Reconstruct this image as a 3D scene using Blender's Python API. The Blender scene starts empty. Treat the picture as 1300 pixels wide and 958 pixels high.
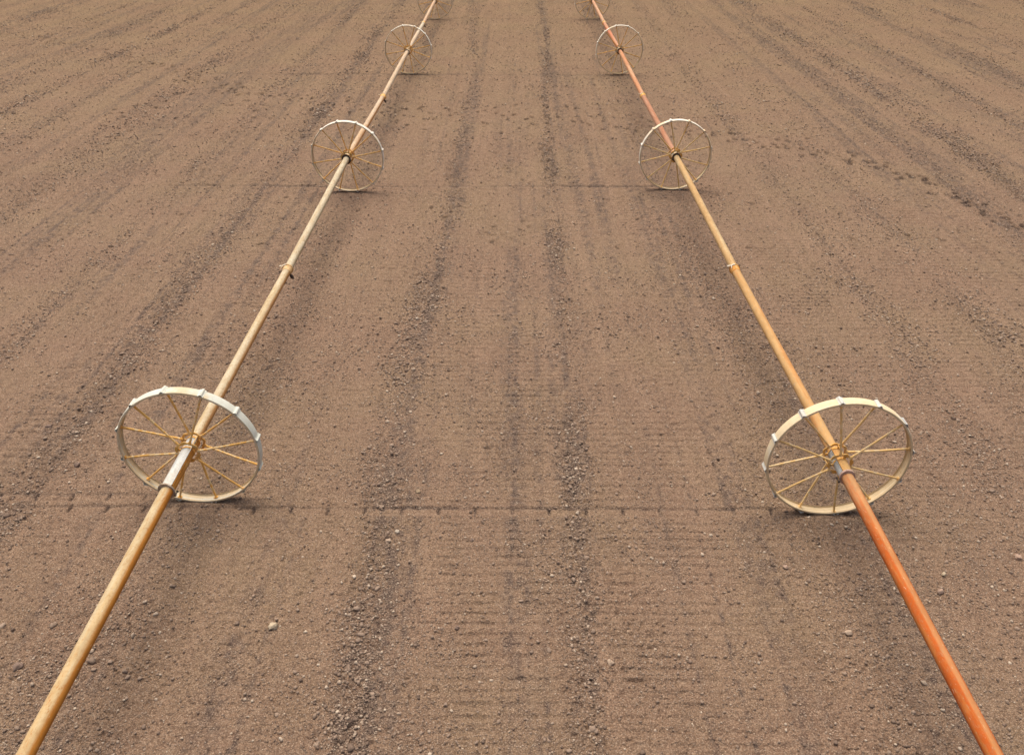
import bpy, math, random
import numpy as np
from mathutils import Matrix, Vector, Euler

random.seed(7)
RNG = np.random.default_rng(11)
sc = bpy.context.scene
COL = sc.collection
R = math.radians
PI = math.pi

# ------------------------------------------------------------------ helpers
def link(o, parent=None):
    COL.objects.link(o)
    if parent is not None:
        o.parent = parent
    return o

def tag(o, label=None, cat=None, group=None, kind=None):
    if label: o['label'] = label
    if cat: o['category'] = cat
    if group: o['group'] = group
    if kind: o['kind'] = kind
    return o

def np_mesh(name, verts, faces, smooth=False):
    """verts (n,3) array, faces (m,k) int array of equal size polygons"""
    verts = np.asarray(verts, dtype=np.float32); faces = np.asarray(faces, dtype=np.int32)
    me = bpy.data.meshes.new(name)
    me.vertices.add(len(verts)); me.vertices.foreach_set('co', verts.ravel())
    k = faces.shape[1]
    me.loops.add(faces.size); me.loops.foreach_set('vertex_index', faces.ravel())
    me.polygons.add(len(faces))
    me.polygons.foreach_set('loop_start', np.arange(0, faces.size, k, dtype=np.int32))
    me.polygons.foreach_set('loop_total', np.full(len(faces), k, dtype=np.int32))
    me.update(calc_edges=True)
    if smooth:
        me.polygons.foreach_set('use_smooth', np.ones(len(faces), dtype=bool))
    return me

class MB:
    """collects shapes for ONE mesh"""
    def __init__(s): s.v = []; s.f = []; s.sm = []
    def add(s, vs, fs, smooth=False):
        b = len(s.v)
        s.v += [tuple(v) for v in vs]
        s.f += [tuple(i + b for i in f) for f in fs]
        s.sm += [smooth] * len(fs)
    def box(s, c, size, M=None):
        x, y, z = [q / 2 for q in size]
        vs = [Vector((c[0] + sx * x, c[1] + sy * y, c[2] + sz * z)) for sx in (-1, 1) for sy in (-1, 1) for sz in (-1, 1)]
        if M: vs = [M @ v for v in vs]
        s.add(vs, [(0, 1, 3, 2), (4, 6, 7, 5), (0, 4, 5, 1), (2, 3, 7, 6), (0, 2, 6, 4), (1, 5, 7, 3)])
    def bar(s, p, q, w, t, up=(0, 1, 0)):
        """rectangular bar from p to q, width w along 'up' side, thickness t"""
        p, q = Vector(p), Vector(q); d = (q - p); L = d.length; d.normalize()
        u = Vector(up); u = (u - d * u.dot(d)).normalized(); n = d.cross(u)
        vs = []
        for e in (p, q):
            for a, b in ((-1, -1), (1, -1), (1, 1), (-1, 1)):
                vs.append(e + u * (a * w / 2) + n * (b * t / 2))
        s.add(vs, [(0, 1, 2, 3), (7, 6, 5, 4), (0, 4, 5, 1), (1, 5, 6, 2), (2, 6, 7, 3), (3, 7, 4, 0)])
    def lathe_y(s, prof, n=32, closed=True, a0=0.0, a1=2 * PI, smooth=True, wob=None):
        """prof list of (y, r) revolved about the Y axis; closed = profile loops"""
        full = abs(a1 - a0 - 2 * PI) < 1e-6
        m = n if full else n + 1
        vs = []
        for i in range(m):
            a = a0 + (a1 - a0) * i / n
            for (y, r) in prof:
                rr = r + (wob(a, r) if wob else 0)
                vs.append((rr * math.sin(a), y, rr * math.cos(a)))
        k = len(prof); fs = []
        for i in range(n):
            j = (i + 1) % m
            for p in range(k if closed else k - 1):
                q = (p + 1) % k
                fs.append((i * k + p, i * k + q, j * k + q, j * k + p))
        if not full and closed:
            fs.append(tuple(range(k))); fs.append(tuple((m - 1) * k + q for q in reversed(range(k))))
        s.add(vs, fs, smooth)
    def build(s, name, mat, parent=None, loc=(0, 0, 0), rot=(0, 0, 0)):
        me = bpy.data.meshes.new(name)
        me.from_pydata(s.v, [], s.f); me.update()
        me.polygons.foreach_set('use_smooth', s.sm)
        bm_fix(me)
        me.materials.append(mat)
        o = bpy.data.objects.new(name, me); link(o, parent)
        o.location = loc; o.rotation_euler = rot
        return o

import bmesh
def bm_fix(me):
    bm = bmesh.new(); bm.from_mesh(me)
    bmesh.ops.recalc_face_normals(bm, faces=bm.faces)
    for e in bm.edges:
        if len(e.link_faces) == 2 and e.calc_face_angle(0) > R(35): e.smooth = False
    bm.to_mesh(me); bm.free()

# ------------------------------------------------------------------ noise (numpy)
def _hash(ix, iy, seed):
    h = (ix.astype(np.int64) * 374761393 + iy.astype(np.int64) * 668265263 + seed * 982451653) & 0xFFFFFFFF
    h = ((h ^ (h >> 13)) * 1274126177) & 0xFFFFFFFF
    h = (h ^ (h >> 16)) & 0xFFFFFF
    return h.astype(np.float32) / float(0xFFFFFF)

def vnoise(x, y, seed=0):
    ix = np.floor(x); iy = np.floor(y)
    fx = (x - ix).astype(np.float32); fy = (y - iy).astype(np.float32)
    fx = fx * fx * fx * (fx * (fx * 6 - 15) + 10); fy = fy * fy * fy * (fy * (fy * 6 - 15) + 10)
    a = _hash(ix, iy, seed); b = _hash(ix + 1, iy, seed)
    c = _hash(ix, iy + 1, seed); d = _hash(ix + 1, iy + 1, seed)
    return (a + (b - a) * fx) * (1 - fy) + (c + (d - c) * fx) * fy - 0.5   # -.5 .. .5

def fbm(x, y, octv=4, seed=0, gain=.5):
    s = 0; a = 1.0; t = 0
    for k in range(octv):
        # rotate every octave so that the lattice never shows
        ca, sa = math.cos(.7 + k * 1.3), math.sin(.7 + k * 1.3)
        s = s + a * vnoise((x * ca - y * sa) * 2 ** k, (x * sa + y * ca) * 2 ** k, seed + k * 17)
        t += a; a *= gain
    return s / t * 1.6

def sstep(a, b, x):
    t = np.clip((x - a) / (b - a), 0, 1)
    return t * t * (3 - 2 * t)

# ------------------------------------------------------------------ the field as functions of world x, y
# loose cloddy bands left between the passes of the roller: (x, half width, strength, wander)
BANDS = [(-1.85, .27, .9, .22), (1.02, .19, 1.0, .12), (-4.7, .55, .34, .2), (4.35, .55, .34, .2),
         (-7.05, .34, .8, .2), (7.3, .34, .6, .15), (-9.45, .26, .7, .2), (9.3, .5, .45, .2),
         (-13.1, .55, .6, .4), (12.3, .4, .5, .2), (14.0, .50, 1.0, .22), (17.0, .30, .75, .15),
         (-16.0, .4, .4, .3), (-18.15, .4, .85, .2), (-20.4, .5, .5, .3), (20.5, .55, .6, .25), (-23.5, .3, .6, .2),
         (24.15, .35, .9, .2), (-27.4, .7, .9, .3), (27.5, .5, .5, .3), (31.0, .6, .7, .3), (-32.0, .6, .6, .3),
         (-37.0, .5, .7, .3), (37.0, .5, .7, .3)]
def band_mask(x, y):
    m = np.zeros_like(x, dtype=np.float32)
    ragged = fbm(x * 1.6, y * .9, 4, 91, .65) * 1.0
    for i, (c, w, s, wd) in enumerate(BANDS):
        sel = np.abs(x - c) < 1.75 * w + wd + 1.6
        if not sel.any(): continue
        xs, y_ = x[sel], y[sel]; z0 = np.zeros_like(y_)
        cc = c + wd * 1.6 * vnoise(y_ * .09 + i * 7.3, z0 + i * 3.1, 40) + .10 * vnoise(y_ * .5, z0 + i, 41)
        if i == 0: cc = cc - .9 * sstep(32, 58, y_)
        if i == 1: cc = cc + .5 * sstep(24, 50, y_) - .15 * (1 - sstep(6, 12, y_))
        amp = s * (.66 + .8 * vnoise(y_ * .35 + i * 11, z0 + i * 5.7, 43) + .5 * vnoise(xs * 2, y_ * .8, 44 + i))
        d = np.abs(xs - cc) / w + ragged[sel]
        m[sel] = np.maximum(m[sel], amp * (1 - sstep(.1, 1.75, d)))
    return np.clip(m, 0, 1)

PRINTS = []
_tr = [(-26.56, 43.1), (-24.59, 41.7), (-19.95, 39.3), (-15.4, 35.3), (-13.0, 33.2), (-9.8, 31.0), (-6.84, 29.6), (-3.81, 28.6),
       (-.14, 27.8), (1.78, 27.65), (3.94, 27.4), (6.33, 25.9), (7.71, 25.2), (9.55, 23.9), (10.76, 22.7), (11.58, 20.9),
       (11.96, 19.5), (12.43, 18.1), (13.6, 16.0)]
for (a, b) in zip(_tr[:-1], _tr[1:]):
    L = math.hypot(b[0] - a[0], b[1] - a[1]); n = max(2, int(L / (.13 if a[0] > 3 else .14)))
    near = 1 if a[0] > 5 else .8
    for k in range(n):
        t = (k + random.random() * .5) / n
        spread = .48 if a[0] > 3 else (.9 if abs(a[0]) < 8 else .5)
        PRINTS.append((a[0] + (b[0] - a[0]) * t + random.gauss(0, .1), a[1] + (b[1] - a[1]) * t + random.gauss(0, spread),
                       random.uniform(.07, .11) * near, random.uniform(.10, .165), random.uniform(.035, .09), random.uniform(-.5, .5)))
for k in range(420):     # stray hollows over the far half of the field
    y = random.uniform(17, 55); PRINTS.append((random.uniform(-.65, .65) * y, y, random.uniform(.04, .08), random.uniform(.06, .12), random.uniform(.015, .06), random.uniform(-1, 1)))
for k in range(34):      # a second, crossing trail on the left
    t = k / 33; PRINTS.append((-14.5 + 5.5 * t + random.gauss(0, .2), 27.5 + 4 * math.sin(t * 3) + random.gauss(0, .35), .10, .14, random.uniform(.04, .08), random.uniform(-1, 1)))

# ruts pressed by the wheels: y, x from, x to, phase, depth
RUTS = [(8.28, -6.4, 4.45, .07, 1.0), (8.52, -8.6, -4.35, .22, .8), (21.0, -9.6, 4.3, .1, 1.6), (33.95, -13.5, 4.3, .3, 2.0), (46.9, -9.5, 4.2, .2, 2.2)]
PITCH = .52

def field(x, y):
    """height (m), tone 0..1 (loose darker soil, rut cuts and lug dents) at world x, y"""
    m = band_mask(x, y)
    h = .05 * fbm(x * .12, y * .06, 2, 1)
    streak = vnoise(x * 1.9 + .5 * vnoise(y * .11, x * .05, 5), y * .035, 3) + .6 * vnoise(x * 4.6, y * .07, 4) + .35 * vnoise(x * 11., y * .16, 8)
    h = h + .016 * streak
    # fine straight lines left by the tines, all along the field
    xt = x + .05 * vnoise(y * .06, x * .1, 12) + .02 * vnoise(y * .5, x * .4, 13)
    groove = np.zeros_like(xt)
    for (sp, wd, st, sd) in ((.71, .030, 1.0, 501), (.43, .022, .8, 502), (.23, .016, .6, 503)):
        n = np.round(xt / sp); z0 = n * 0
        xn = (n + .55 * (_hash(n, z0, sd) - .5)) * sp
        on = np.clip(_hash(n, z0 + 3, sd) * 2.2 - .9, 0, 1)
        gate = np.clip(.45 + 1.7 * vnoise(y * .11 + n * 3.7, z0 + sd, sd) + .8 * vnoise(y * 1.1 + n * 5.1, z0, sd + 9), 0, 1)
        groove = groove + st * on * gate * np.exp(-((xt - xn) / wd) ** 2)
    groove = groove * (.75 + .9 * vnoise(x * 9, y * 3.5, 11))
    h = h - .015 * groove
    # the bands are shallow troughs between pressed strips
    h = h - .018 * m
    # cross ribs left by the roller, strongest on the clean strips
    wob = .22 * fbm(x * .30, y * .5, 2, 6)
    ribm = .8 * sstep(-.28, .18, vnoise(x * .55, y * .13, 7)) * (1 - m) * (.55 + .9 * np.abs(vnoise(x * 2.1, y * .9, 9)) * 2)
    ph = 2 * PI * (y / .152 + wob)
    h = h + .0095 * ribm * (np.sin(ph) + .40 * np.sin(2 * ph + 1.1) + .2 * np.sin(3 * ph)) * (.8 + .7 * vnoise(x * 2.3, y * 4, 10))
    # crumb structure
    rough = .75 + .9 * np.clip(vnoise(x * .8, y * .5, 19) + .25 * vnoise(x * 3, y * 2, 18) + .1, -.3, .6)
    h = h + .008 * fbm(x * 6, y * 6, 3, 20) * (.55 + 1.0 * m)
    r = fbm(x * 17, y * 17, 2, 24)
    h = h + (.009 + .016 * m) * r * rough
    cl = np.clip(vnoise(x * 26, y * 26, 26) + .05, 0, 1)
    h = h + (.013 + .024 * m) * cl * rough
    cl2 = np.clip(vnoise(x * 55, y * 55, 27) + .02, 0, 1)
    h = h + (.014 + .010 * m) * cl2 * rough
    # small hollows between the crumbs
    pit = sstep(.20, .42, vnoise(x * 9.3, y * 9.3, 28) + .12 * vnoise(x * 30, y * 30, 29))
    h = h - (.012 + .02 * m) * (1 + .9 * sstep(12, 26, y)) * pit * rough
    pit2 = sstep(.22, .44, vnoise(x * 21, y * 21, 30))
    h = h - (.014 + .012 * m) * pit2 * rough
    # small linear scuffs
    fine = vnoise(x * 7.5, y * .12, 32) + .7 * vnoise(x * 16, y * .3, 33)
    tone = .38 * m + .36 * groove + .46 * sstep(-.1, .6, streak) + .26 * sstep(.0, .6, fine) + .22 * np.clip(fbm(x * .8, y * .35, 3, 31), -1, 1)
    tone = tone * (1 + 1.5 * vnoise(x * 19, y * 13, 34) + 1.0 * vnoise(x * 8, y * 6, 35))
    for (ry, xa, xb, phs, dep) in RUTS:
        inx = sstep(xa - .9, xa + .3, x) * (1 - sstep(xb - .05, xb + .1, x))
        yy = y - ry - .035 * vnoise(x * .8, x * 0 + ry, 60) - .02 * vnoise(x * 4.5, x * 0 + ry, 59)
        fade = .35 + 1.3 * (vnoise(x * 1.1 + ry, x * 0, 61) + .5 * vnoise(x * 4, y * 9, 62) + .15)
        fade = np.clip(fade, .5, .85) * inx
        k = np.exp(-(yy / .075) ** 4)
        base = -.010 * dep * k * fade
        edge = -.022 * dep * np.exp(-((yy - .068) / (.012 + .0020 * ry)) ** 2) * fade    # cut of the far rim edge
        berm = .007 * np.exp(-((np.abs(yy) - .10) / .022) ** 2) * fade
        lug = (x - .0) / PITCH + phs
        lx = (lug - np.round(lug)) * PITCH + .018 * vnoise(y * 30, x * 0 + np.round(lug), 63)
        lugd = -.045 * dep ** .3 * np.exp(-(lx / .020) ** 2) * np.exp(-((yy - .01) / .062) ** 4) * np.clip(inx * (.6 + 1.0 * _hash(np.round(lug), np.round(lug) * 0 + ry * 100 // 1, 5)), 0, 1.1)
        crack = np.exp(-(yy / .11) ** 4) * inx
        h = h * (1 - .7 * crack * fade) + (.05 * .7 * 0) + base + edge + berm + lugd
        tone = tone * (1 - .5 * crack) + .75 * np.exp(-((yy - .068) / (.014 + .0024 * ry)) ** 2) * fade + 1.0 * np.clip(-lugd / .045, 0, 1)  # tone goes darker along the rut cut and with lug depth
    return h, np.clip(tone, 0, 1), m

def add_prints(x, y, h, tone):
    # x,y,h are 2-D arrays (rows share y); stamp every print in its own window
    ys = y[:, 0]
    for (px, py, a, b, dep, rot) in PRINTS:
        r = max(a, b) * 2.2
        j0, j1 = np.searchsorted(ys, py - r), np.searchsorted(ys, py + r)
        if j1 <= j0: continue
        xs = x[(j0 + j1) // 2]
        i0, i1 = np.searchsorted(xs, px - r), np.searchsorted(xs, px + r)
        if i1 <= i0: continue
        X = x[j0:j1, i0:i1] - px; Y = y[j0:j1, i0:i1] - py
        c, s = math.cos(rot), math.sin(rot)
        U = (X * c + Y * s) / a; V = (-X * s + Y * c) / b
        d = np.sqrt(U * U + V * V) + .25 * vnoise(X * 22 + px, Y * 22 + py, 70)
        h[j0:j1, i0:i1] += -dep * 1.35 * (1 - sstep(.35, 1.05, d)) + .25 * dep * np.exp(-((d - 1.3) / .25) ** 2)
        tone[j0:j1, i0:i1] = np.clip(tone[j0:j1, i0:i1] + min(1.2, dep * 19) * (1 - sstep(.4, 1.0, d)), 0, 1.3)   # shade inside the hollow painted into the soil tone

# ------------------------------------------------------------------ materials
def new_mat(name):
    m = bpy.data.materials.new(name); m.use_nodes = True
    nt = m.node_tree; nt.nodes.clear()
    out = nt.nodes.new('ShaderNodeOutputMaterial'); b = nt.nodes.new('ShaderNodeBsdfPrincipled')
    nt.links.new(b.outputs[0], out.inputs[0])
    return m, nt, b
def N(nt, t, **kw):
    n = nt.nodes.new(t)
    for k, v in kw.items(): setattr(n, k, v)
    return n
def mixc(nt, fac, a, b, blend='MIX'):
    n = N(nt, 'ShaderNodeMix', data_type='RGBA', blend_type=blend)
    def put(sock, v):
        if isinstance(v, (tuple, list)): sock.default_value = (*v[:3], 1)
        elif isinstance(v, (int, float)): sock.default_value = v
        else: nt.links.new(v, sock)
    put(n.inputs[0], fac); put(n.inputs[6], a); put(n.inputs[7], b)
    return n.outputs[2]
def noise(nt, vec, scale, detail=4, rough=.55, dist=0):
    n = N(nt, 'ShaderNodeTexNoise'); n.inputs['Scale'].default_value = scale; n.inputs['Detail'].default_value = detail
    n.inputs['Roughness'].default_value = rough; n.inputs['Distortion'].default_value = dist
    nt.links.new(vec, n.inputs['Vector']); return n.outputs[0]
def ramp(nt, fac, a, b, lo=0., hi=1.):
    n = N(nt, 'ShaderNodeMapRange'); n.interpolation_type = 'SMOOTHSTEP'
    n.inputs[1].default_value = a; n.inputs[2].default_value = b; n.inputs[3].default_value = lo; n.inputs[4].default_value = hi
    nt.links.new(fac, n.inputs[0]); return n.outputs[0]
def mapping(nt, vec, scale):
    n = N(nt, 'ShaderNodeMapping'); n.inputs['Scale'].default_value = scale; nt.links.new(vec, n.inputs[0]); return n.outputs[0]
def math_(nt, op, a, b=None, c=None):
    n = N(nt, 'ShaderNodeMath', operation=op)
    for i, v in enumerate((a, b, c)):
        if v is None: continue
        if isinstance(v, (int, float)): n.inputs[i].default_value = v
        else: nt.links.new(v, n.inputs[i])
    return n.outputs[0]

SOIL_DRY = (.272, .173, .111)
SOIL_MID = (.206, .127, .081)
SOIL_DARK = (.076, .054, .046)
def soil_material():
    m, nt, b = new_mat('tilled_soil')
    g = N(nt, 'ShaderNodeNewGeometry').outputs['Position']
    at = N(nt, 'ShaderNodeAttribute', attribute_name='tone').outputs['Fac']
    n1 = noise(nt, g, .35, 3); n2 = noise(nt, mapping(nt, g, (2.2, .25, 1)), 1.0, 5, .6)
    n3 = noise(nt, g, 9, 4, .65); n4 = noise(nt, g, 60, 3, .7)
    c = mixc(nt, ramp(nt, n1, .35, .68), SOIL_MID, (.216, .143, .085))
    c = mixc(nt, ramp(nt, n2, .42, .72, 0, .55), c, SOIL_DRY)
    c = mixc(nt, ramp(nt, at, .08, 1.05, 0, .9), c, SOIL_DARK)
    c = mixc(nt, ramp(nt, n3, .40, .75, 0, .35), c, (.19, .118, .082))
    n6 = noise(nt, g, 24, 3, .7)
    c = mixc(nt, ramp(nt, n4, .50, .68, 0, .7), c, (.46, .345, .24))
    c = mixc(nt, ramp(nt, n4, .48, .33, 0, .65), c, (.075, .048, .034))
    c = mixc(nt, ramp(nt, n6, .54, .70, 0, .40), c, (.36, .255, .175))
    c = mixc(nt, ramp(nt, n6, .44, .30, 0, .55), c, (.09, .058, .042))
    n7 = noise(nt, mapping(nt, g, (8, 11, 9)), 1.0, 3, .75)
    c = mixc(nt, ramp(nt, n7, .53, .70, 0, .32), c, (.33, .24, .165))
    c = mixc(nt, ramp(nt, n7, .45, .30, 0, .5), c, (.09, .06, .045))
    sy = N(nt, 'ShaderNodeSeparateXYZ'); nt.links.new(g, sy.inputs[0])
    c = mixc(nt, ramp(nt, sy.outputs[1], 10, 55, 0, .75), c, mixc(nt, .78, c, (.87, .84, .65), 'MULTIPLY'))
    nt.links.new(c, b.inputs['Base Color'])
    b.inputs['Roughness'].default_value = .95; b.inputs['Specular IOR Level'].default_value = .12
    bp = N(nt, 'ShaderNodeBump'); bp.inputs['Strength'].default_value = 1.0; bp.inputs['Distance'].default_value = .022
    n5 = noise(nt, g, 34, 5, .7)
    v = N(nt, 'ShaderNodeTexVoronoi'); v.inputs['Scale'].default_value = 48; nt.links.new(g, v.inputs['Vector'])
    hh = math_(nt, 'ADD', n5, math_(nt, 'MULTIPLY', v.outputs['Distance'], -.5))
    nt.links.new(hh, bp.inputs['Height']); nt.links.new(bp.outputs[0], b.inputs['Normal'])
    return m
def clod_material():
    m, nt, b = new_mat('dry_clod')
    g = N(nt, 'ShaderNodeNewGeometry').outputs['Position']
    at = N(nt, 'ShaderNodeAttribute', attribute_name='tone').outputs['Fac']
    c = mixc(nt, ramp(nt, at, 0, .55), (.165, .115, .083), (.29, .21, .15))
    c = mixc(nt, ramp(nt, at, .55, 1.0), c, (.52, .42, .31))
    n4 = noise(nt, g, 70, 4, .7)
    c = mixc(nt, ramp(nt, n4, .45, .75, 0, .4), c, (.20, .135, .10))
    nt.links.new(c, b.inputs['Base Color']); b.inputs['Roughness'].default_value = .93; b.inputs['Specular IOR Level'].default_value = .15
    bp = N(nt, 'ShaderNodeBump'); bp.inputs['Strength'].default_value = .6; bp.inputs['Distance'].default_value = .006
    nt.links.new(noise(nt, g, 90, 4, .7), bp.inputs['Height']); nt.links.new(bp.outputs[0], b.inputs['Normal'])
    return m
def stone_material(name, col):
    m, nt, b = new_mat(name)
    g = N(nt, 'ShaderNodeNewGeometry').outputs['Position']
    n4 = noise(nt, g, 60, 4, .7)
    c = mixc(nt, ramp(nt, n4, .35, .7), tuple(q * .72 for q in col), col)
    nt.links.new(c, b.inputs['Base Color']); b.inputs['Roughness'].default_value = .85; b.inputs['Specular IOR Level'].default_value = .2
    bp = N(nt, 'ShaderNodeBump'); bp.inputs['Strength'].default_value = .6; bp.inputs['Distance'].default_value = .006
    nt.links.new(noise(nt, g, 70, 4, .7), bp.inputs['Height']); nt.links.new(bp.outputs[0], b.inputs['Normal'])
    return m

def metal(name, base, second, rust, mixa=.5, rusta=.25, band=None, scale=1.0, rough=.88, stretch=(6, .9, 6), spec=.15, endfade=None, grime=1.0, inner=None):
    """old painted steel: two coats in ragged patches, rust bleeding through; band = (angle, half width, colour, amount),
       a stain running along the pipe at that angle from its top"""
    m, nt, b = new_mat(name)
    tc = N(nt, 'ShaderNodeTexCoord').outputs['Object']
    oi = N(nt, 'ShaderNodeObjectInfo').outputs['Random']
    ofs = N(nt, 'ShaderNodeVectorMath', operation='ADD'); nt.links.new(tc, ofs.inputs[0])
    cmb = N(nt, 'ShaderNodeCombineXYZ'); nt.links.new(math_(nt, 'MULTIPLY', oi, 31.), cmb.inputs[1]); nt.links.new(cmb.outputs[0], ofs.inputs[1])
    v = ofs.outputs[0]
    na = noise(nt, mapping(nt, v, tuple(q * scale for q in stretch)), 1.0, 6, .68, .4)
    nb = noise(nt, mapping(nt, v, tuple(q * scale * 2.1 for q in stretch)), 1.0, 8, .72, .3)
    nc = noise(nt, v, 26 * scale, 5, .7)
    c = mixc(nt, ramp(nt, na, .60 - .25 * mixa, .72 - .25 * mixa), base, second)
    if band:
        ang, hw, bc, amt = band
        sx = N(nt, 'ShaderNodeSeparateXYZ'); nt.links.new(tc, sx.inputs[0])
        a = math_(nt, 'ARCTAN2', sx.outputs[0], sx.outputs[2])
        d = math_(nt, 'ABSOLUTE', math_(nt, 'SUBTRACT', a, ang))
        d = math_(nt, 'ADD', d, math_(nt, 'MULTIPLY', math_(nt, 'SUBTRACT', nb, .5), 1.3 * hw))
        c = mixc(nt, ramp(nt, d, hw * 1.15, hw * .55, 0, amt), c, bc)
    if inner:
        sx = N(nt, 'ShaderNodeSeparateXYZ'); nt.links.new(tc, sx.inputs[0])
        rr = math_(nt, 'SQRT', math_(nt, 'ADD', math_(nt, 'POWER', sx.outputs[0], 2.), math_(nt, 'POWER', sx.outputs[2], 2.)))
        c = mixc(nt, math_(nt, 'MULTIPLY', math_(nt, 'LESS_THAN', rr, .9535), ramp(nt, nb, .3, .6, .5, .95)), c, inner)
    c = mixc(nt, ramp(nt, nb, .70 - .22 * rusta, .76 - .22 * rusta, 0, .85), c, rust)
    if endfade:
        sx = N(nt, 'ShaderNodeSeparateXYZ'); nt.links.new(tc, sx.inputs[0])
        yy = math_(nt, 'ADD', sx.outputs[1], math_(nt, 'MULTIPLY', math_(nt, 'SUBTRACT', nb, .5), endfade[2]))
        c = mixc(nt, ramp(nt, yy, endfade[0], endfade[1], 0, .9), c, endfade[3])
    c = mixc(nt, ramp(nt, nc, .46, .72, 0, .34 * grime), c, tuple(q * .6 for q in rust))
    nd = noise(nt, mapping(nt, v, (9, 3, 9)), 1.0, 5, .7)
    c = mixc(nt, ramp(nt, nd, .35, .65, 0, .5 * grime), c, mixc(nt, 1.0, c, (.72, .62, .50), 'MULTIPLY'))
    if name.startswith('pipe_'):
        nf = noise(nt, mapping(nt, v, (34, 12, 34)), 1.0, 6, .8); ng = noise(nt, mapping(nt, v, (3, .5, 3)), 1.0, 4, .6)
        c = mixc(nt, math_(nt, 'MULTIPLY', ramp(nt, nf, .56, .62), ramp(nt, ng, .38, .6, .25, .95)), c, tuple(q * .75 for q in rust) if rusta > .15 else (.36, .20, .09))
        c = mixc(nt, ramp(nt, nf, .38, .33, 0, .6), c, (.70, .62, .48))
        c = mixc(nt, 1.0, c, (.86, .85, .84), 'MULTIPLY')
    nt.links.new(c, b.inputs['Base Color'])
    b.inputs['Roughness'].default_value = rough; b.inputs['Specular IOR Level'].default_value = spec
    bp = N(nt, 'ShaderNodeBump'); bp.inputs['Strength'].default_value = .25; bp.inputs['Distance'].default_value = .003
    nt.links.new(nb, bp.inputs['Height']); nt.links.new(bp.outputs[0], b.inputs['Normal'])
    return m

CREAM = (.62, .50, .32); PALE = (.70, .64, .50); WHITE = (.72, .72, .66); TAN = (.60, .38, .17)
ORANGE = (.58, .24, .06); RUST = (.36, .13, .04); REDRUST = (.55, .14, .035); SALMON = (.62, .29, .17); OCHRE = (.56, .29, .08)
GALV = (.42, .43, .41)
M_SPOKE = [metal('spoke_paint', (.78, .44, .12), (.80, .60, .32), ORANGE, .5, .2, scale=1.5, grime=.25),
           metal('spoke_paint_worn', (.76, .50, .20), (.76, .58, .32), ORANGE, .5, .2, scale=1.5, grime=.25),
           metal('spoke_paint_pale', (.80, .46, .15), (.80, .56, .28), ORANGE, .5, .1, scale=1.5, grime=.25)]
M_HUB = metal('hub_paint', (.72, .38, .09), (.70, .46, .18), ORANGE, .5, .3, scale=2, grime=.3)
M_HUBPALE = metal('hub_paint_pale', (.60, .52, .36), (.56, .33, .12), RUST, .5, .3, scale=2)
M_GALV = metal('galvanised_steel', GALV, (.60, .63, .61), (.30, .20, .12), .5, .05, rough=.42, spec=.5, scale=2, stretch=(6, 2, 6))
M_GALVWHITE = metal('whitened_zinc', (.64, .64, .58), (.52, .53, .50), (.40, .30, .2), .4, .02, rough=.5, scale=2, stretch=(6, 2, 6))
M_SLEEVE_O = metal('sleeve_paint', (.56, .25, .05), (.60, .36, .12), RUST, .4, .35, scale=1.5)
M_SLEEVE_T = metal('sleeve_paint_tan', (.62, .38, .15), (.60, .30, .09), RUST, .4, .3, scale=1.5)
M_DARK = metal('dark_bolt_steel', (.07, .055, .045), (.11, .08, .06), (.12, .05, .03), .5, .4, scale=3)
M_IRON = metal('worn_flange_steel', (.34, .27, .20), (.45, .38, .30), RUST, .5, .4, scale=3)
M_RINGPINK = metal('pinkish_clamp_steel', (.55, .40, .33), (.45, .30, .22), RUST, .5, .4, scale=3)
M_PLASTIC = metal('pale_latch_paint', (.66, .60, .48), (.62, .40, .2), RUST, .4, .2, scale=3)

# ------------------------------------------------------------------ ground: one sheet out to the horizon
CAM_H = 7.9
def build_ground():
    th = math.atan(623 / 1011.)
    def ground_y(v):
        q = 1011 * CAM_H / math.cos(th) / (v + 189.)
        return (q - CAM_H * math.sin(th)) / math.cos(th)
    vv = np.linspace(1020, -45, 1600)
    ys = np.array([ground_y(v) for v in vv])
    near = np.array([-60, -30, -14, -6, -1, 1.5, 2.8, 3.5]); near = near[near < ys[0] - .1]
    far = ys[-1] * np.cumprod(np.full(26, 1.17))
    Y = np.concatenate([near, ys, far])
    t = np.linspace(-1, 1, 1600)
    ext = 1 + np.cumsum(.02 * 1.35 ** np.arange(1, 17))
    t = np.concatenate([-ext[::-1], t, ext])
    W = .80 * (Y * math.cos(th) + CAM_H * math.sin(th)); W = np.maximum(W, 6.0)
    X = t[None, :] * W[:, None]; YY = np.repeat(Y[:, None], len(t), 1)
    h, tone, m = field(X, YY)
    add_prints(X, YY, h, tone)
    farfade = 1 - sstep(65, 140, YY)
    h = h * farfade
    nj, ni = X.shape
    idx = np.arange(nj * ni).reshape(nj, ni)
    F = np.stack([idx[:-1, :-1], idx[:-1, 1:], idx[1:, 1:], idx[1:, :-1]], -1).reshape(-1, 4)
    me = np_mesh('ground', np.stack([X, YY, h], -1).reshape(-1, 3), F, smooth=True)
    a = me.attributes.new('tone', 'FLOAT', 'POINT'); a.data.foreach_set('value', tone.astype(np.float32).ravel())
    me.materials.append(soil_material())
    o = bpy.data.objects.new('ground', me); link(o)
    tag(o, 'brown tilled soil with loose darker bands, roller ribs and wheel ruts', 'soil', kind='structure')
    return o
build_ground()

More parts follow.
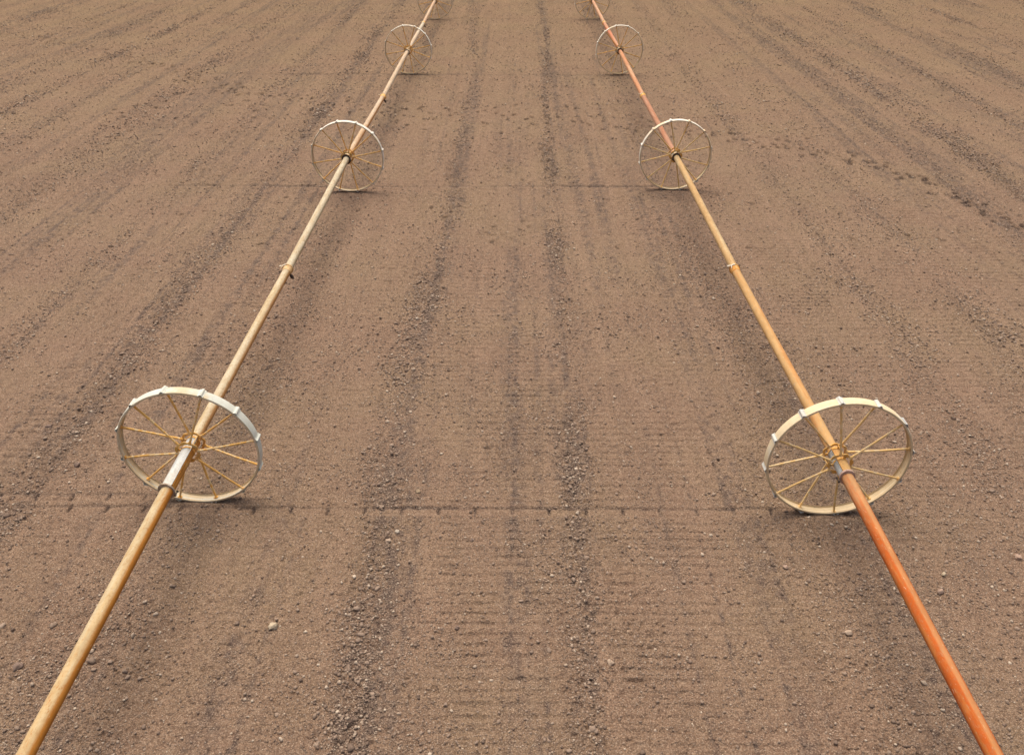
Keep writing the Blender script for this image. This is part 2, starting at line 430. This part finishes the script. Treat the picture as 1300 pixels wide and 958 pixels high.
# ------------------------------------------------------------------ clods
def ico(sub):
    bm = bmesh.new(); bmesh.ops.create_icosphere(bm, subdivisions=sub, radius=1)
    v = np.array([x.co[:] for x in bm.verts], dtype=np.float32); f = np.array([[q.index for q in p.verts] for p in bm.faces], dtype=np.int32)
    bm.free(); return v, f
def rock(sub, seed, jag=.28):
    v, f = ico(sub); r = np.random.default_rng(seed)
    # cut by random planes: angular crumbs
    for k in range(7):
        n = r.normal(size=3); n /= np.linalg.norm(n); d = r.uniform(.55, .85)
        s = v @ n; v = v - np.clip(s - d, 0, None)[:, None] * n
    v = v * (1 + r.normal(size=(len(v), 1)) * jag * .35)
    return v.astype(np.float32), f
MAT_CLOD = clod_material()
def scatter(n_try, ylo, yhi, smin, smax, power, sub, seed, bandk, base, fades=()):
    r = np.random.default_rng(seed)
    y = r.uniform(ylo, yhi, n_try)
    x = r.uniform(-1, 1, n_try) * .78 * (y * .852 + 4.15)
    m = band_mask(x, y)
    pat = fbm(x * 1.3, y * 1.3, 3, 77) + .5 * fbm(x * .35, y * .2, 2, 78)
    p = base * np.clip(.35 + 2.2 * np.clip(pat + .1, 0, 1), 0, 1.3) + bandk * m
    for (ry, xa, xb, phs, dep) in RUTS:
        p = np.where((np.abs(y - ry) < .07) & (x > xa) & (x < xb), p * .15, p)
    for (fa, fb, sg) in fades: p = p * (sstep(fa, fb, y) if sg > 0 else 1 - sstep(fa, fb, y))
    keep = r.uniform(size=n_try) < p
    x, y, m = x[keep], y[keep], m[keep]
    n = len(x)
    u = r.uniform(size=n); s = smin * (1 - u * (1 - (smin / smax) ** power)) ** (-1 / power)
    s = s * (1 + .35 * m)
    z, _, _ = field(x, y)
    return x, y, z, s, m, r
def build_clods(name, label, specs):
    V = []; F = []; T = []; base = 0
    for k, sp in enumerate(specs):
        x, y, z, s, m, r = scatter(*sp)
        sub = sp[6]; n = len(x)
        vars_ = [rock(sub, 100 * k + q) for q in range(6)]
        which = r.integers(0, 6, n)
        for q in range(6):
            sel = np.where(which == q)[0]
            if not len(sel): continue
            v, f = vars_[q]; c = len(sel)
            # random rotation
            qn = r.normal(size=(c, 4)); qn /= np.linalg.norm(qn, axis=1, keepdims=True)
            w_, a, b_, c_ = qn.T
            Rm = np.stack([np.stack([1 - 2 * (b_ * b_ + c_ * c_), 2 * (a * b_ - c_ * w_), 2 * (a * c_ + b_ * w_)], -1),
                           np.stack([2 * (a * b_ + c_ * w_), 1 - 2 * (a * a + c_ * c_), 2 * (b_ * c_ - a * w_)], -1),
                           np.stack([2 * (a * c_ - b_ * w_), 2 * (b_ * c_ + a * w_), 1 - 2 * (a * a + b_ * b_)], -1)], 1)
            asp = r.uniform(.7, 1.25, (c, 1, 3))
            P = np.einsum('nij,nvj->nvi', Rm, v[None] * asp) * (s[sel] * .5)[:, None, None]
            P[:, :, 2] *= .8
            P += np.stack([x[sel], y[sel], z[sel] + s[sel] * .16], -1)[:, None, :]
            V.append(P.reshape(-1, 3)); nv = len(v)
            F.append((f[None] + (np.arange(c) * nv)[:, None, None]).reshape(-1, 3) + base); base += c * nv
            tn = np.clip(r.beta(1.3, 1.8, c), 0, 1)
            T.append(np.repeat(tn, nv))
    me = np_mesh(name, np.concatenate(V), np.concatenate(F))
    a = me.attributes.new('tone', 'FLOAT', 'POINT'); a.data.foreach_set('value', np.concatenate(T).astype(np.float32))
    me.materials.append(MAT_CLOD)
    o = bpy.data.objects.new(name, me); link(o)
    tag(o, label, 'clods', kind='stuff')
    print('CLODS', len(me.polygons))
build_clods('soil_clods', 'loose crumbs and small clods strewn over the tilled soil, thickest along the darker bands', [
    # n_try, ylo, yhi, smin, smax, power, sub, seed, bandk, base
    (420000, 3.8, 14, .010, .055, 2.5, 1, 5, .6, .52, ((9, 14, -1),)),
    (4600, 3.8, 14, .035, .075, 3.0, 2, 9, .8, .16),
    (420000, 9, 29, .017, .065, 2.5, 1, 6, .75, .28, ((9, 14, 1), (22, 29, -1))),
    (300000, 22, 60, .032, .085, 2.8, 1, 7, .7, .22, ((22, 29, 1),)),
])

# distinct larger clods and stones, each a thing of its own
def stone(x, y, size, label, col, seed, kind='stone', flat=.75):
    v, f = rock(3, seed, .10)
    r = np.random.default_rng(seed + 5)
    for k in range(2): v = v * (1 + .10 * np.sin(v @ r.normal(size=3) * 3 + k))[:, None]
    v = v * np.array([1.08, .92, flat]) * size * .5
    a = r.uniform(0, 6.28); c, s = math.cos(a), math.sin(a)
    v = v @ np.array([[c, s, 0], [-s, c, 0], [0, 0, 1]])
    z, _, _ = field(np.array([x]), np.array([y]))
    me = np_mesh(kind, v, f, smooth=True)
    me.materials.append(stone_material(kind + '_surface', col))
    o = bpy.data.objects.new(kind, me); link(o); o.location = (x, y, float(z[0]) + size * .5 * flat * .6)
    tag(o, label, kind, 'larger stones and clods lying loose on the field')
PALE_S = (.54, .43, .29); GREY_S = (.46, .34, .24); PINK_S = (.42, .29, .21); DARK_S = (.23, .16, .12)
stone(-2.883, 6.294, .105, 'largest pale rounded stone, alone right of the near end of the cream pipe', PALE_S, 1)
stone(-1.595, 7.863, .072, 'bright cream stone at the top of a clod cluster, just below the wheel rut', (.50, .42, .32), 2)
stone(-1.70, 7.70, .075, 'buff clod at the bottom of the cluster under the bright cream stone', GREY_S, 3, 'clod')
stone(6.594, 7.45, .090, 'round brown stone near the right edge of the field, right of the near right wheel', PINK_S, 4)
stone(3.963, 6.261, .085, 'pale stone closest to the left side of the rusty orange pipe section', GREY_S, 6)
stone(5.487, 7.151, .065, 'small pale stone standing just beyond a browner one, right of the rusty orange pipe', PALE_S, 7)
stone(5.314, 6.857, .085, 'brown clod just nearer than a small pale stone, right of the rusty orange pipe', PINK_S, 8, 'clod')
stone(3.502, 7.259, .065, 'pinkish stone just below the right near wheel, left of the rusty pipe', PINK_S, 9)
stone(1.097, 5.836, .090, 'lone grey-brown clod at the foot of the right central clod band', GREY_S, 11, 'clod')
stone(-.69, 6.293, .062, 'dark small round stone on the clean ribbed strip between the two central bands', DARK_S, 12)
stone(-.581, 7.737, .058, 'small brown stone on the clean central strip just below the wheel rut', DARK_S, 13)
stone(-1.4, 8.663, .080, 'flat tan clod just beyond the wheel rut beside the left central band', (.33, .24, .15), 14, 'clod', .5)
stone(-7.493, 10.148, .110, 'long dark grey clod far left of the near left wheel', DARK_S, 15, 'clod', .6)
stone(-6.585, 9.19, .095, 'dark clod to the left of the near left wheel, close to its rim height', DARK_S, 16, 'clod')
stone(-5.622, 5.73, .110, 'dark clod in the near left corner, left of the cream pipe', DARK_S, 17, 'clod', .6)

# ------------------------------------------------------------------ wheel lines
AX = .962; RIM = .955
def rim_mesh(mb):
    o = [(a * 1.14, b) for a, b in [(-.064, -.024), (-.060, -.002), (-.044, .004), (-.020, .0), (-.006, .005), (.006, .005), (.020, .0), (.044, .004), (.060, -.002), (.064, -.024)]]
    prof = [(y, RIM + r) for y, r in o] + [(y * .93, RIM + r - .006) for y, r in reversed(o)]
    mb.lathe_y(prof, n=120, closed=True)
def lug_mesh():
    mb = MB(); w = .150; t = .005
    r0, h, b = RIM + .006, .021, .028
    # inverted V of bent plate with small feet, open at both ends
    outl = [(-b - .012, 0), (-b, 0), (-.008, h), (.008, h), (b, 0), (b + .012, 0)]
    inn = [(x * (.93 if abs(x) < b + .01 else 1), max(z - t * 1.3, -.001) if abs(x) < b else -.0045) for x, z in outl]
    vs = []
    for y in (-w / 2, w / 2):
        for (x, z) in outl: vs.append((x, y, r0 + z))
        for (x, z) in inn: vs.append((x, y, r0 + z))
    n = len(outl); fs = []
    for i in range(n - 1):
        fs.append((i, i + 1, 2 * n + i + 1, 2 * n + i))
        fs.append((n + i + 1, n + i, 3 * n + i, 3 * n + i + 1))
        fs.append((i + 1, i, n + i, n + i + 1)); fs.append((2 * n + i, 2 * n + i + 1, 3 * n + i + 1, 3 * n + i))
    fs.append((0, 2 * n, 3 * n, n)); fs.append((n - 1, 2 * n - 1, 4 * n - 1, 3 * n - 1))
    mb.add(vs, fs)
    return mb
def spoke_mesh(side, w=.026):
    """rod spoke from the hub ring (y = side*.105), slightly bent, out to a flattened foot on the rim"""
    mb = MB()
    pts = [Vector((0, side * .108, .135)), Vector((.003, side * .096, .24)), Vector((.006, side * .055, .60)), Vector((0, side * .022, RIM - .006))]
    n = 8; rings = []
    for k, p in enumerate(pts):
        rr = w / 2 * (1.15 if k == 0 else 1)
        rings += [(p.x + rr * math.cos(2 * PI * q / n), p.y + rr * math.sin(2 * PI * q / n), p.z) for q in range(n)]
    fs = [(k * n + q, k * n + (q + 1) % n, (k + 1) * n + (q + 1) % n, (k + 1) * n + q) for k in range(3) for q in range(n)]
    mb.add(rings, fs + [tuple(range(n)), tuple(3 * n + q for q in reversed(range(n)))], True)
    mb.box((0.0, side * .022, RIM - .0105), (.050, .044, .008))       # foot bolted to the rim
    mb.box((0, side * .108, .152), (.046, .014, .040))                 # tab on the hub ring
    return mb
def hub_mesh():
    mb = MB()
    for sd in (-1, 1):
        y0 = sd * .108
        wob = lambda a, r, s=sd: ((.010) * math.cos(6 * a + (0 if s > 0 else PI)) if r > .15 else .006 * math.cos(6 * a))
        mb.lathe_y([(y0 - .006, .132), (y0 - .006, .164), (y0 + .006, .164), (y0 + .006, .132)], n=72, closed=True, wob=wob)
        for k in range(3):
            a = k * 2 * PI / 3 + .5
            d = Vector((math.sin(a), 0, math.cos(a)))
            mb.bar(d * .085 + Vector((0, y0, 0)), d * .135 + Vector((0, y0, 0)), .012, .035)
        mb.lathe_y([(y0 - .014, .082), (y0 - .014, .094), (y0 + .014, .094), (y0 + .014, .082)], n=36, closed=True)
    for k in (0, 2, 4):   # spacer rods
        a = k * PI / 3 + .26
        d = Vector((math.sin(a), 0, math.cos(a))) * .148
        mb.bar(d + Vector((0, -.104, 0)), d + Vector((0, .104, 0)), .009, .009, up=(1, 0, .3))
    return mb
def half_sleeve(y0, y1, a0, a1, r=.0835):
    mb = MB(); t = .006
    mb.lathe_y([(y0, r), (y0, r + t), (y1, r + t), (y1, r)], n=24, closed=True, a0=a0, a1=a1)
    for a, s in ((a0, 1), (a1, -1)):      # turned-out bolting edges along the split
        d = Vector((math.sin(a), 0, math.cos(a))); tang = Vector((math.cos(a), 0, -math.sin(a))) * (s * .005)
        mb.bar(d * (r + .016) + tang + Vector((0, (y0 + y1) / 2 - (y1 - y0) * .49, 0)), d * (r + .016) + tang + Vector((0, (y0 + y1) / 2 + (y1 - y0) * .49, 0)), .026, .005, up=d)
    return mb
def flange_mesh(w=.022, r=.112):
    mb = MB()
    mb.lathe_y([(-w / 2, .0795), (-w / 2, r), (w / 2, r), (w / 2, .0795)], n=40, closed=True, wob=lambda a, q: (.010 * math.cos(2 * a + .6) if q > .1 else 0))
    return mb
def bolt_mesh():
    mb = MB()
    mb.lathe_y([(-.045, .0005), (-.045, .017), (-.028, .017), (-.028, .009), (.030, .009), (.030, .016), (.045, .016), (.045, .0005)], n=6, closed=False, smooth=False)
    return mb
def pipe_mesh(L, r=.0785):
    mb = MB(); n = max(2, int(L / .5))
    prof = [(L * i / n, r) for i in range(n + 1)]
    mb.lathe_y(prof, n=40, closed=False)
    for y in (0, L):
        mb.lathe_y([(y, .0002), (y, r)], n=40, closed=False, smooth=False)
    return mb
def coupler_mesh():
    mb = MB()
    mb.lathe_y([(-.10, .080), (-.10, .086), (-.02, .089), (.02, .094), (.045, .094), (.05, .106), (.075, .106), (.08, .094), (.095, .088), (.11, .086), (.11, .080)], n=40, closed=True)
    return mb
def latch_mesh(s):
    mb = MB()
    mb.bar((s * .055, .06, .085), (s * .128, .09, .060), .03, .012)
    mb.bar((s * .128, .09, .062), (s * .150, .05, .066), .026, .012)
    mb.bar((s * .01, .062, .108), (s * .07, .062, .092), .035, .012)
    mb.bar((s * .075, .045, .09), (s * .10, -.06, .085), .012, .012)
    return mb
def drain_mesh():
    mb = MB()
    c = []
    prof = [(.0, .0005), (.0, .026), (.05, .026), (.055, .034), (.10, .034), (.105, .020), (.13, .018), (.13, .0005)]
    t = MB(); t.lathe_y(prof, n=14, closed=False, smooth=False)
    Mx = Matrix.Rotation(-PI / 2, 4, 'X')
    mb.add([Mx @ Vector(v) + Vector((0, 0, -.075)) for v in t.v], t.f)
    return mb

def wheel_line(name, label, cat, axle, pipes, wheels, couplers, side):
    """axle: list of (x, y) points of the pipe, near to far. wheels: list of dicts"""
    x0, y0 = wheels[0]['p']
    root = bpy.data.objects.new(name, None); root.empty_display_size = .5; link(root)
    root.location = (x0, y0, 0)
    tag(root, label, cat, 'parallel irrigation wheel lines crossing the field')
    axle = [(a + (0,))[:3] for a in axle]
    for i, ((xa, ya, za), (xb, yb, zb)) in enumerate(zip(axle[:-1], axle[1:])):
        L = math.sqrt((xb - xa) ** 2 + (yb - ya) ** 2 + (zb - za) ** 2); rz = -math.atan2(xb - xa, yb - ya)
        mat, lab = pipes[i]
        p = pipe_mesh(L - .01).build('pipe_section', mat, root, (xa - x0, ya - y0, AX + za), (math.asin((zb - za) / L), 0, rz))
        if lab: p['label'] = lab
    for i, (c, s) in enumerate(couplers):
        (cx, cy, cz), mat = c, s
        cp = coupler_mesh().build('coupler', mat, root, (cx - x0, cy - y0, AX + cz))
        latch_mesh(-1).build('latch', M_PLASTIC, cp)
        drain_mesh().build('drain_valve', M_DARK if side < 0 else M_IRON, cp, rot=(0, R(-28 if side < 0 else -42), 0))
    for w in wheels:
        wx, wy = w['p']
        ph = R(w['rot'])
        mb = MB(); rim_mesh(mb)
        wo = mb.build('wheel', w['rim'], root, (wx - x0, wy - y0, AX), (0, ph, 0))
        wo['label'] = w['label']
        hubo = hub_mesh().build('hub', w['hub'], wo)
        sw = w.get('sw', .030)
        sa = spoke_mesh(-1, sw).build('spoke', w['spoke'], wo)
        sb = spoke_mesh(1, sw).build('spoke', w['spoke'], wo); sb.rotation_euler = (0, R(30), 0)
        for k in range(2, 12):
            c = (sa if k % 2 == 0 else sb).copy(); link(c, wo); c.rotation_euler = (0, R(30 * k) + random.gauss(0, .012), 0)
        lg = lug_mesh().build('lug', w['lug'], wo)
        for k in range(1, 12):
            c = lg.copy(); link(c, wo); c.rotation_euler = (0, R(30 * k), 0)
            if random.random() < .25 and w.get('lug2'):
                c.material_slots[0].link = 'OBJECT'; c.material_slots[0].material = w['lug2']
        # clamp sleeve reaching towards the near side, in two half shells
        SL = w['sleeve']; aa = R(w['seam'])
        g = half_sleeve(-SL, .12, aa - PI + .03, aa - .03).build('clamp_half', w['shellA'], root, (wx - x0, wy - y0, AX))
        q = half_sleeve(-SL, .12, aa + .03, aa + PI - .03).build('clamp_half', w['shellB'], root, (wx - x0, wy - y0, AX))
        fl = flange_mesh(w.get('fw', .022), w.get('fr', .112)).build('flange', w['fl'], root, (wx - x0, wy - y0 - SL - .014, AX))
        bt = bolt_mesh()
        b1 = bt.build('bolt', M_DARK, fl, (.112, 0, -.045)); b2 = b1.copy(); link(b2, fl); b2.location = (-.112, 0, -.045)
    return root

def rimmat(n, a, b, rust, mx, ra, inner=(.64, .50, .30)): return metal(n, a, b, rust, mx, ra, stretch=(1.6, 1.6, 1.6), scale=1.0, inner=inner, grime=.4)
L1, L2, L3, L4 = (-4.440, 8.50), (-4.485, 20.65), (-4.425, 34.05), (-4.43, 46.7)
Rr1, Rr2, Rr3, Rr4 = (4.325, 8.304), (4.268, 20.82), (4.231, 34.08), (4.155, 46.8)
LC = [(-4.483, 14.02, -.07), (-4.45, 26.9, -.06), (-4.42, 40.2, -.05)]
RC = [(4.292, 14.0, -.04), (4.25, 27.0, -.05), (4.19, 40.3, -.05)]
lp = [
    (metal('pipe_cream_orange', (.60, .44, .23), (.60, .49, .30), ORANGE, .5, .30, band=(1.75, 1.2, (.54, .22, .035), 1.0), stretch=(5, .35, 5)), 'cream near end of the pipe with an orange rust streak down its right side'),
    (metal('pipe_cream', (.62, .50, .30), (.66, .57, .40), ORANGE, .5, .12, band=(1.75, .95, (.54, .27, .09), .9), stretch=(5, .35, 5)), 'cream pipe between the nearest wheel and the first coupler'),
    (metal('pipe_pale_cream', (.66, .59, .42), (.62, .50, .32), ORANGE, .4, .03, band=(1.5, .40, (.52, .38, .20), .5), stretch=(5, .35, 5)), 'palest cream pipe section'),
    (metal('pipe_pale_orange', (.68, .54, .38), (.66, .46, .28), ORANGE, .5, .1, band=(1.6, .8, (.58, .28, .10), .9), stretch=(5, .35, 5)), 'pale pipe section with a bright orange right side'),
    (metal('pipe_pink_cream', (.66, .52, .36), (.66, .58, .44), ORANGE, .5, .2, stretch=(5, .35, 5)), None),
    (metal('pipe_cream_far', (.68, .54, .38), (.66, .60, .46), ORANGE, .5, .1, stretch=(5, .35, 5)), None),
    (metal('pipe_pink_far', (.66, .46, .30), (.68, .54, .38), ORANGE, .5, .2, stretch=(5, .35, 5)), None),
    (metal('pipe_pink_last', (.66, .44, .28), (.68, .50, .34), ORANGE, .5, .2, stretch=(5, .35, 5)), None)]
rp = [
    (metal('pipe_rust_orange', (.54, .125, .022), (.56, .19, .045), (.60, .35, .18), .5, .32, band=(.15, .5, (.56, .29, .12), .7), stretch=(9, 1.2, 9), endfade=(9.6, 11.6, 3.0, (.60, .36, .17))), 'strongly rusted orange red near end of the pipe'),
    (metal('pipe_tan_orange', (.62, .38, .16), (.62, .31, .11), (.64, .50, .32), .5, .2, stretch=(5, .35, 5)), 'tan and orange pipe section beyond the nearest wheel'),
    (metal('pipe_tan', (.60, .40, .19), (.60, .46, .26), ORANGE, .5, .15, stretch=(5, .35, 5)), 'yellowish tan pipe section'),
    (metal('pipe_salmon', (.50, .27, .17), (.49, .22, .12), (.66, .44, .30), .5, .3, stretch=(5, .35, 5)), 'salmon pink pipe section'),
    (metal('pipe_salmon_orange', (.64, .32, .17), (.64, .40, .24), REDRUST, .5, .2, stretch=(5, .35, 5)), None),
    (metal('pipe_red_far', (.62, .25, .14), (.64, .36, .22), REDRUST, .5, .35, stretch=(5, .35, 5)), None),
    (metal('pipe_salmon_far', (.64, .36, .22), (.66, .44, .28), REDRUST, .5, .1, stretch=(5, .35, 5)), None),
    (metal('pipe_salmon_last', (.64, .34, .2), (.66, .42, .28), REDRUST, .5, .1, stretch=(5, .35, 5)), None)]
rimA = rimmat('rim_whitewashed', (.62, .63, .54), (.62, .52, .34), (.46, .32, .19), .35, .30)
rimB = rimmat('rim_cream', (.74, .60, .38), (.74, .68, .53), (.46, .32, .19), .35, .30)
rimC = rimmat('rim_pale', (.78, .74, .64), (.66, .48, .28), (.46, .32, .19), .30, .30)
rimD = rimmat('rim_pale_tan', (.78, .72, .60), (.74, .60, .40), (.46, .32, .19), .45, .30)
S0, S1, S2 = M_SPOKE
LW = [
    dict(p=L1, rot=20.5, rim=rimA, spoke=S0, hub=M_HUB, lug=rimA, sleeve=.86, seam=46, shellA=M_GALVWHITE, shellB=M_SLEEVE_O, fl=M_IRON, label='nearest wheel of the left line, whitish rim with long half silver half orange clamp'),
    dict(p=L2, sw=.035, rot=19, rim=rimC, spoke=S2, hub=M_HUB, lug=rimC, sleeve=.20, seam=60, shellA=M_HUBPALE, shellB=M_SLEEVE_T, fl=M_DARK, fr=.125, label='second wheel from the near end of the left line'),
    dict(p=L3, sw=.035, rot=19.5, rim=rimC, spoke=S2, hub=M_HUB, lug=rimC, sleeve=.45, seam=60, shellA=M_HUBPALE, shellB=M_SLEEVE_T, fl=M_IRON, label='third wheel from the near end of the left line'),
    dict(p=L4, sw=.035, rot=17, rim=rimD, spoke=S2, hub=M_HUB, lug=rimC, sleeve=.3, seam=60, shellA=M_HUBPALE, shellB=M_SLEEVE_O, fl=M_DARK, label='farthest wheel of the left line, cut by the top of the photo')]
RW = [
    dict(p=Rr1, rot=-9.5, rim=rimB, spoke=S1, hub=M_HUB, lug=M_GALVWHITE, lug2=M_GALV, sleeve=.36, seam=-40, shellA=M_GALV, shellB=M_SLEEVE_T, fl=M_RINGPINK, fw=.028, label='nearest wheel of the right line, cream rim with silver lugs'),
    dict(p=Rr2, sw=.035, rot=-13, rim=rimD, spoke=S1, hub=M_HUB, lug=rimC, sleeve=.20, seam=-40, shellA=M_GALVWHITE, shellB=M_HUBPALE, fl=M_DARK, fr=.12, label='second wheel from the near end of the right line'),
    dict(p=Rr3, sw=.035, rot=-12, rim=rimD, spoke=S2, hub=M_HUBPALE, lug=rimC, sleeve=.3, seam=-40, shellA=M_HUBPALE, shellB=M_HUBPALE, fl=M_DARK, fr=.12, label='third wheel from the near end of the right line'),
    dict(p=Rr4, sw=.035, rot=-12, rim=rimD, spoke=S2, hub=M_HUB, lug=rimC, sleeve=.3, seam=-40, shellA=M_HUBPALE, shellB=M_SLEEVE_O, fl=M_DARK, label='farthest wheel of the right line, cut by the top of the photo')]
wheel_line('irrigation_wheel_line', 'left irrigation line, pale cream pipe carried over the soil by four whitish spoked wheels', 'irrigation line',
           [(-4.36, -3.0), L1, LC[0], L2, LC[1], L3, LC[2], L4, (-4.45, 52.8)], lp, LW,
           [(LC[0], metal('coupler_tan', (.60, .38, .16), (.66, .46, .24), RUST, .5, .3, scale=2)), (LC[1], S2), (LC[2], S2)], -1)
wheel_line('irrigation_wheel_line', 'right irrigation line, rusty orange and tan pipe carried over the soil by four spoked wheels', 'irrigation line',
           [(4.33, -3.0), Rr1, RC[0], Rr2, RC[1], Rr3, RC[2], Rr4, (4.1, 53.0)], rp, RW,
           [(RC[0], metal('coupler_orange', (.60, .28, .07), (.62, .38, .14), RUST, .5, .3, scale=2)), (RC[1], S0), (RC[2], S0)], 1)

# ------------------------------------------------------------------ light
w = bpy.data.worlds.new('World'); sc.world = w; w.use_nodes = True
nt = w.node_tree; bg = nt.nodes['Background']
sky = nt.nodes.new('ShaderNodeTexSky'); sky.sky_type = 'NISHITA'; sky.sun_disc = False
SUN_EL, SUN_AZ = R(72), R(-22)       # azimuth from +Y, negative = towards the left
sky.sun_elevation = SUN_EL; sky.sun_rotation = SUN_AZ; sky.dust_density = 8.0; sky.air_density = 1.0
nt.links.new(sky.outputs[0], bg.inputs[0]); bg.inputs[1].default_value = .15
sd = bpy.data.lights.new('sun', 'SUN'); sd.energy = 2.1; sd.angle = R(50); sd.color = (1, .94, .84)
so = bpy.data.objects.new('sun', sd); link(so)
d = Vector((math.sin(SUN_AZ) * math.cos(SUN_EL), math.cos(SUN_AZ) * math.cos(SUN_EL), math.sin(SUN_EL)))
so.rotation_euler = d.to_track_quat('Z', 'Y').to_euler(); so.location = d * 60

# ------------------------------------------------------------------ camera
cam = bpy.data.cameras.new('camera'); co = bpy.data.objects.new('camera', cam); link(co)
cam.sensor_fit = 'HORIZONTAL'; cam.sensor_width = 36; cam.lens = 28.0
cam.shift_y = -45 / 1300.
co.location = (0, 0, CAM_H)
co.rotation_euler = Euler((R(90 - 31.642), 0, R(.2895)), 'XYZ')
cam.clip_end = 8000; cam.clip_start = .1
sc.camera = co
sc.view_settings.view_transform = 'Standard'; sc.view_settings.look = 'None'
sc.view_settings.gamma = 1; sc.view_settings.exposure = 0.11
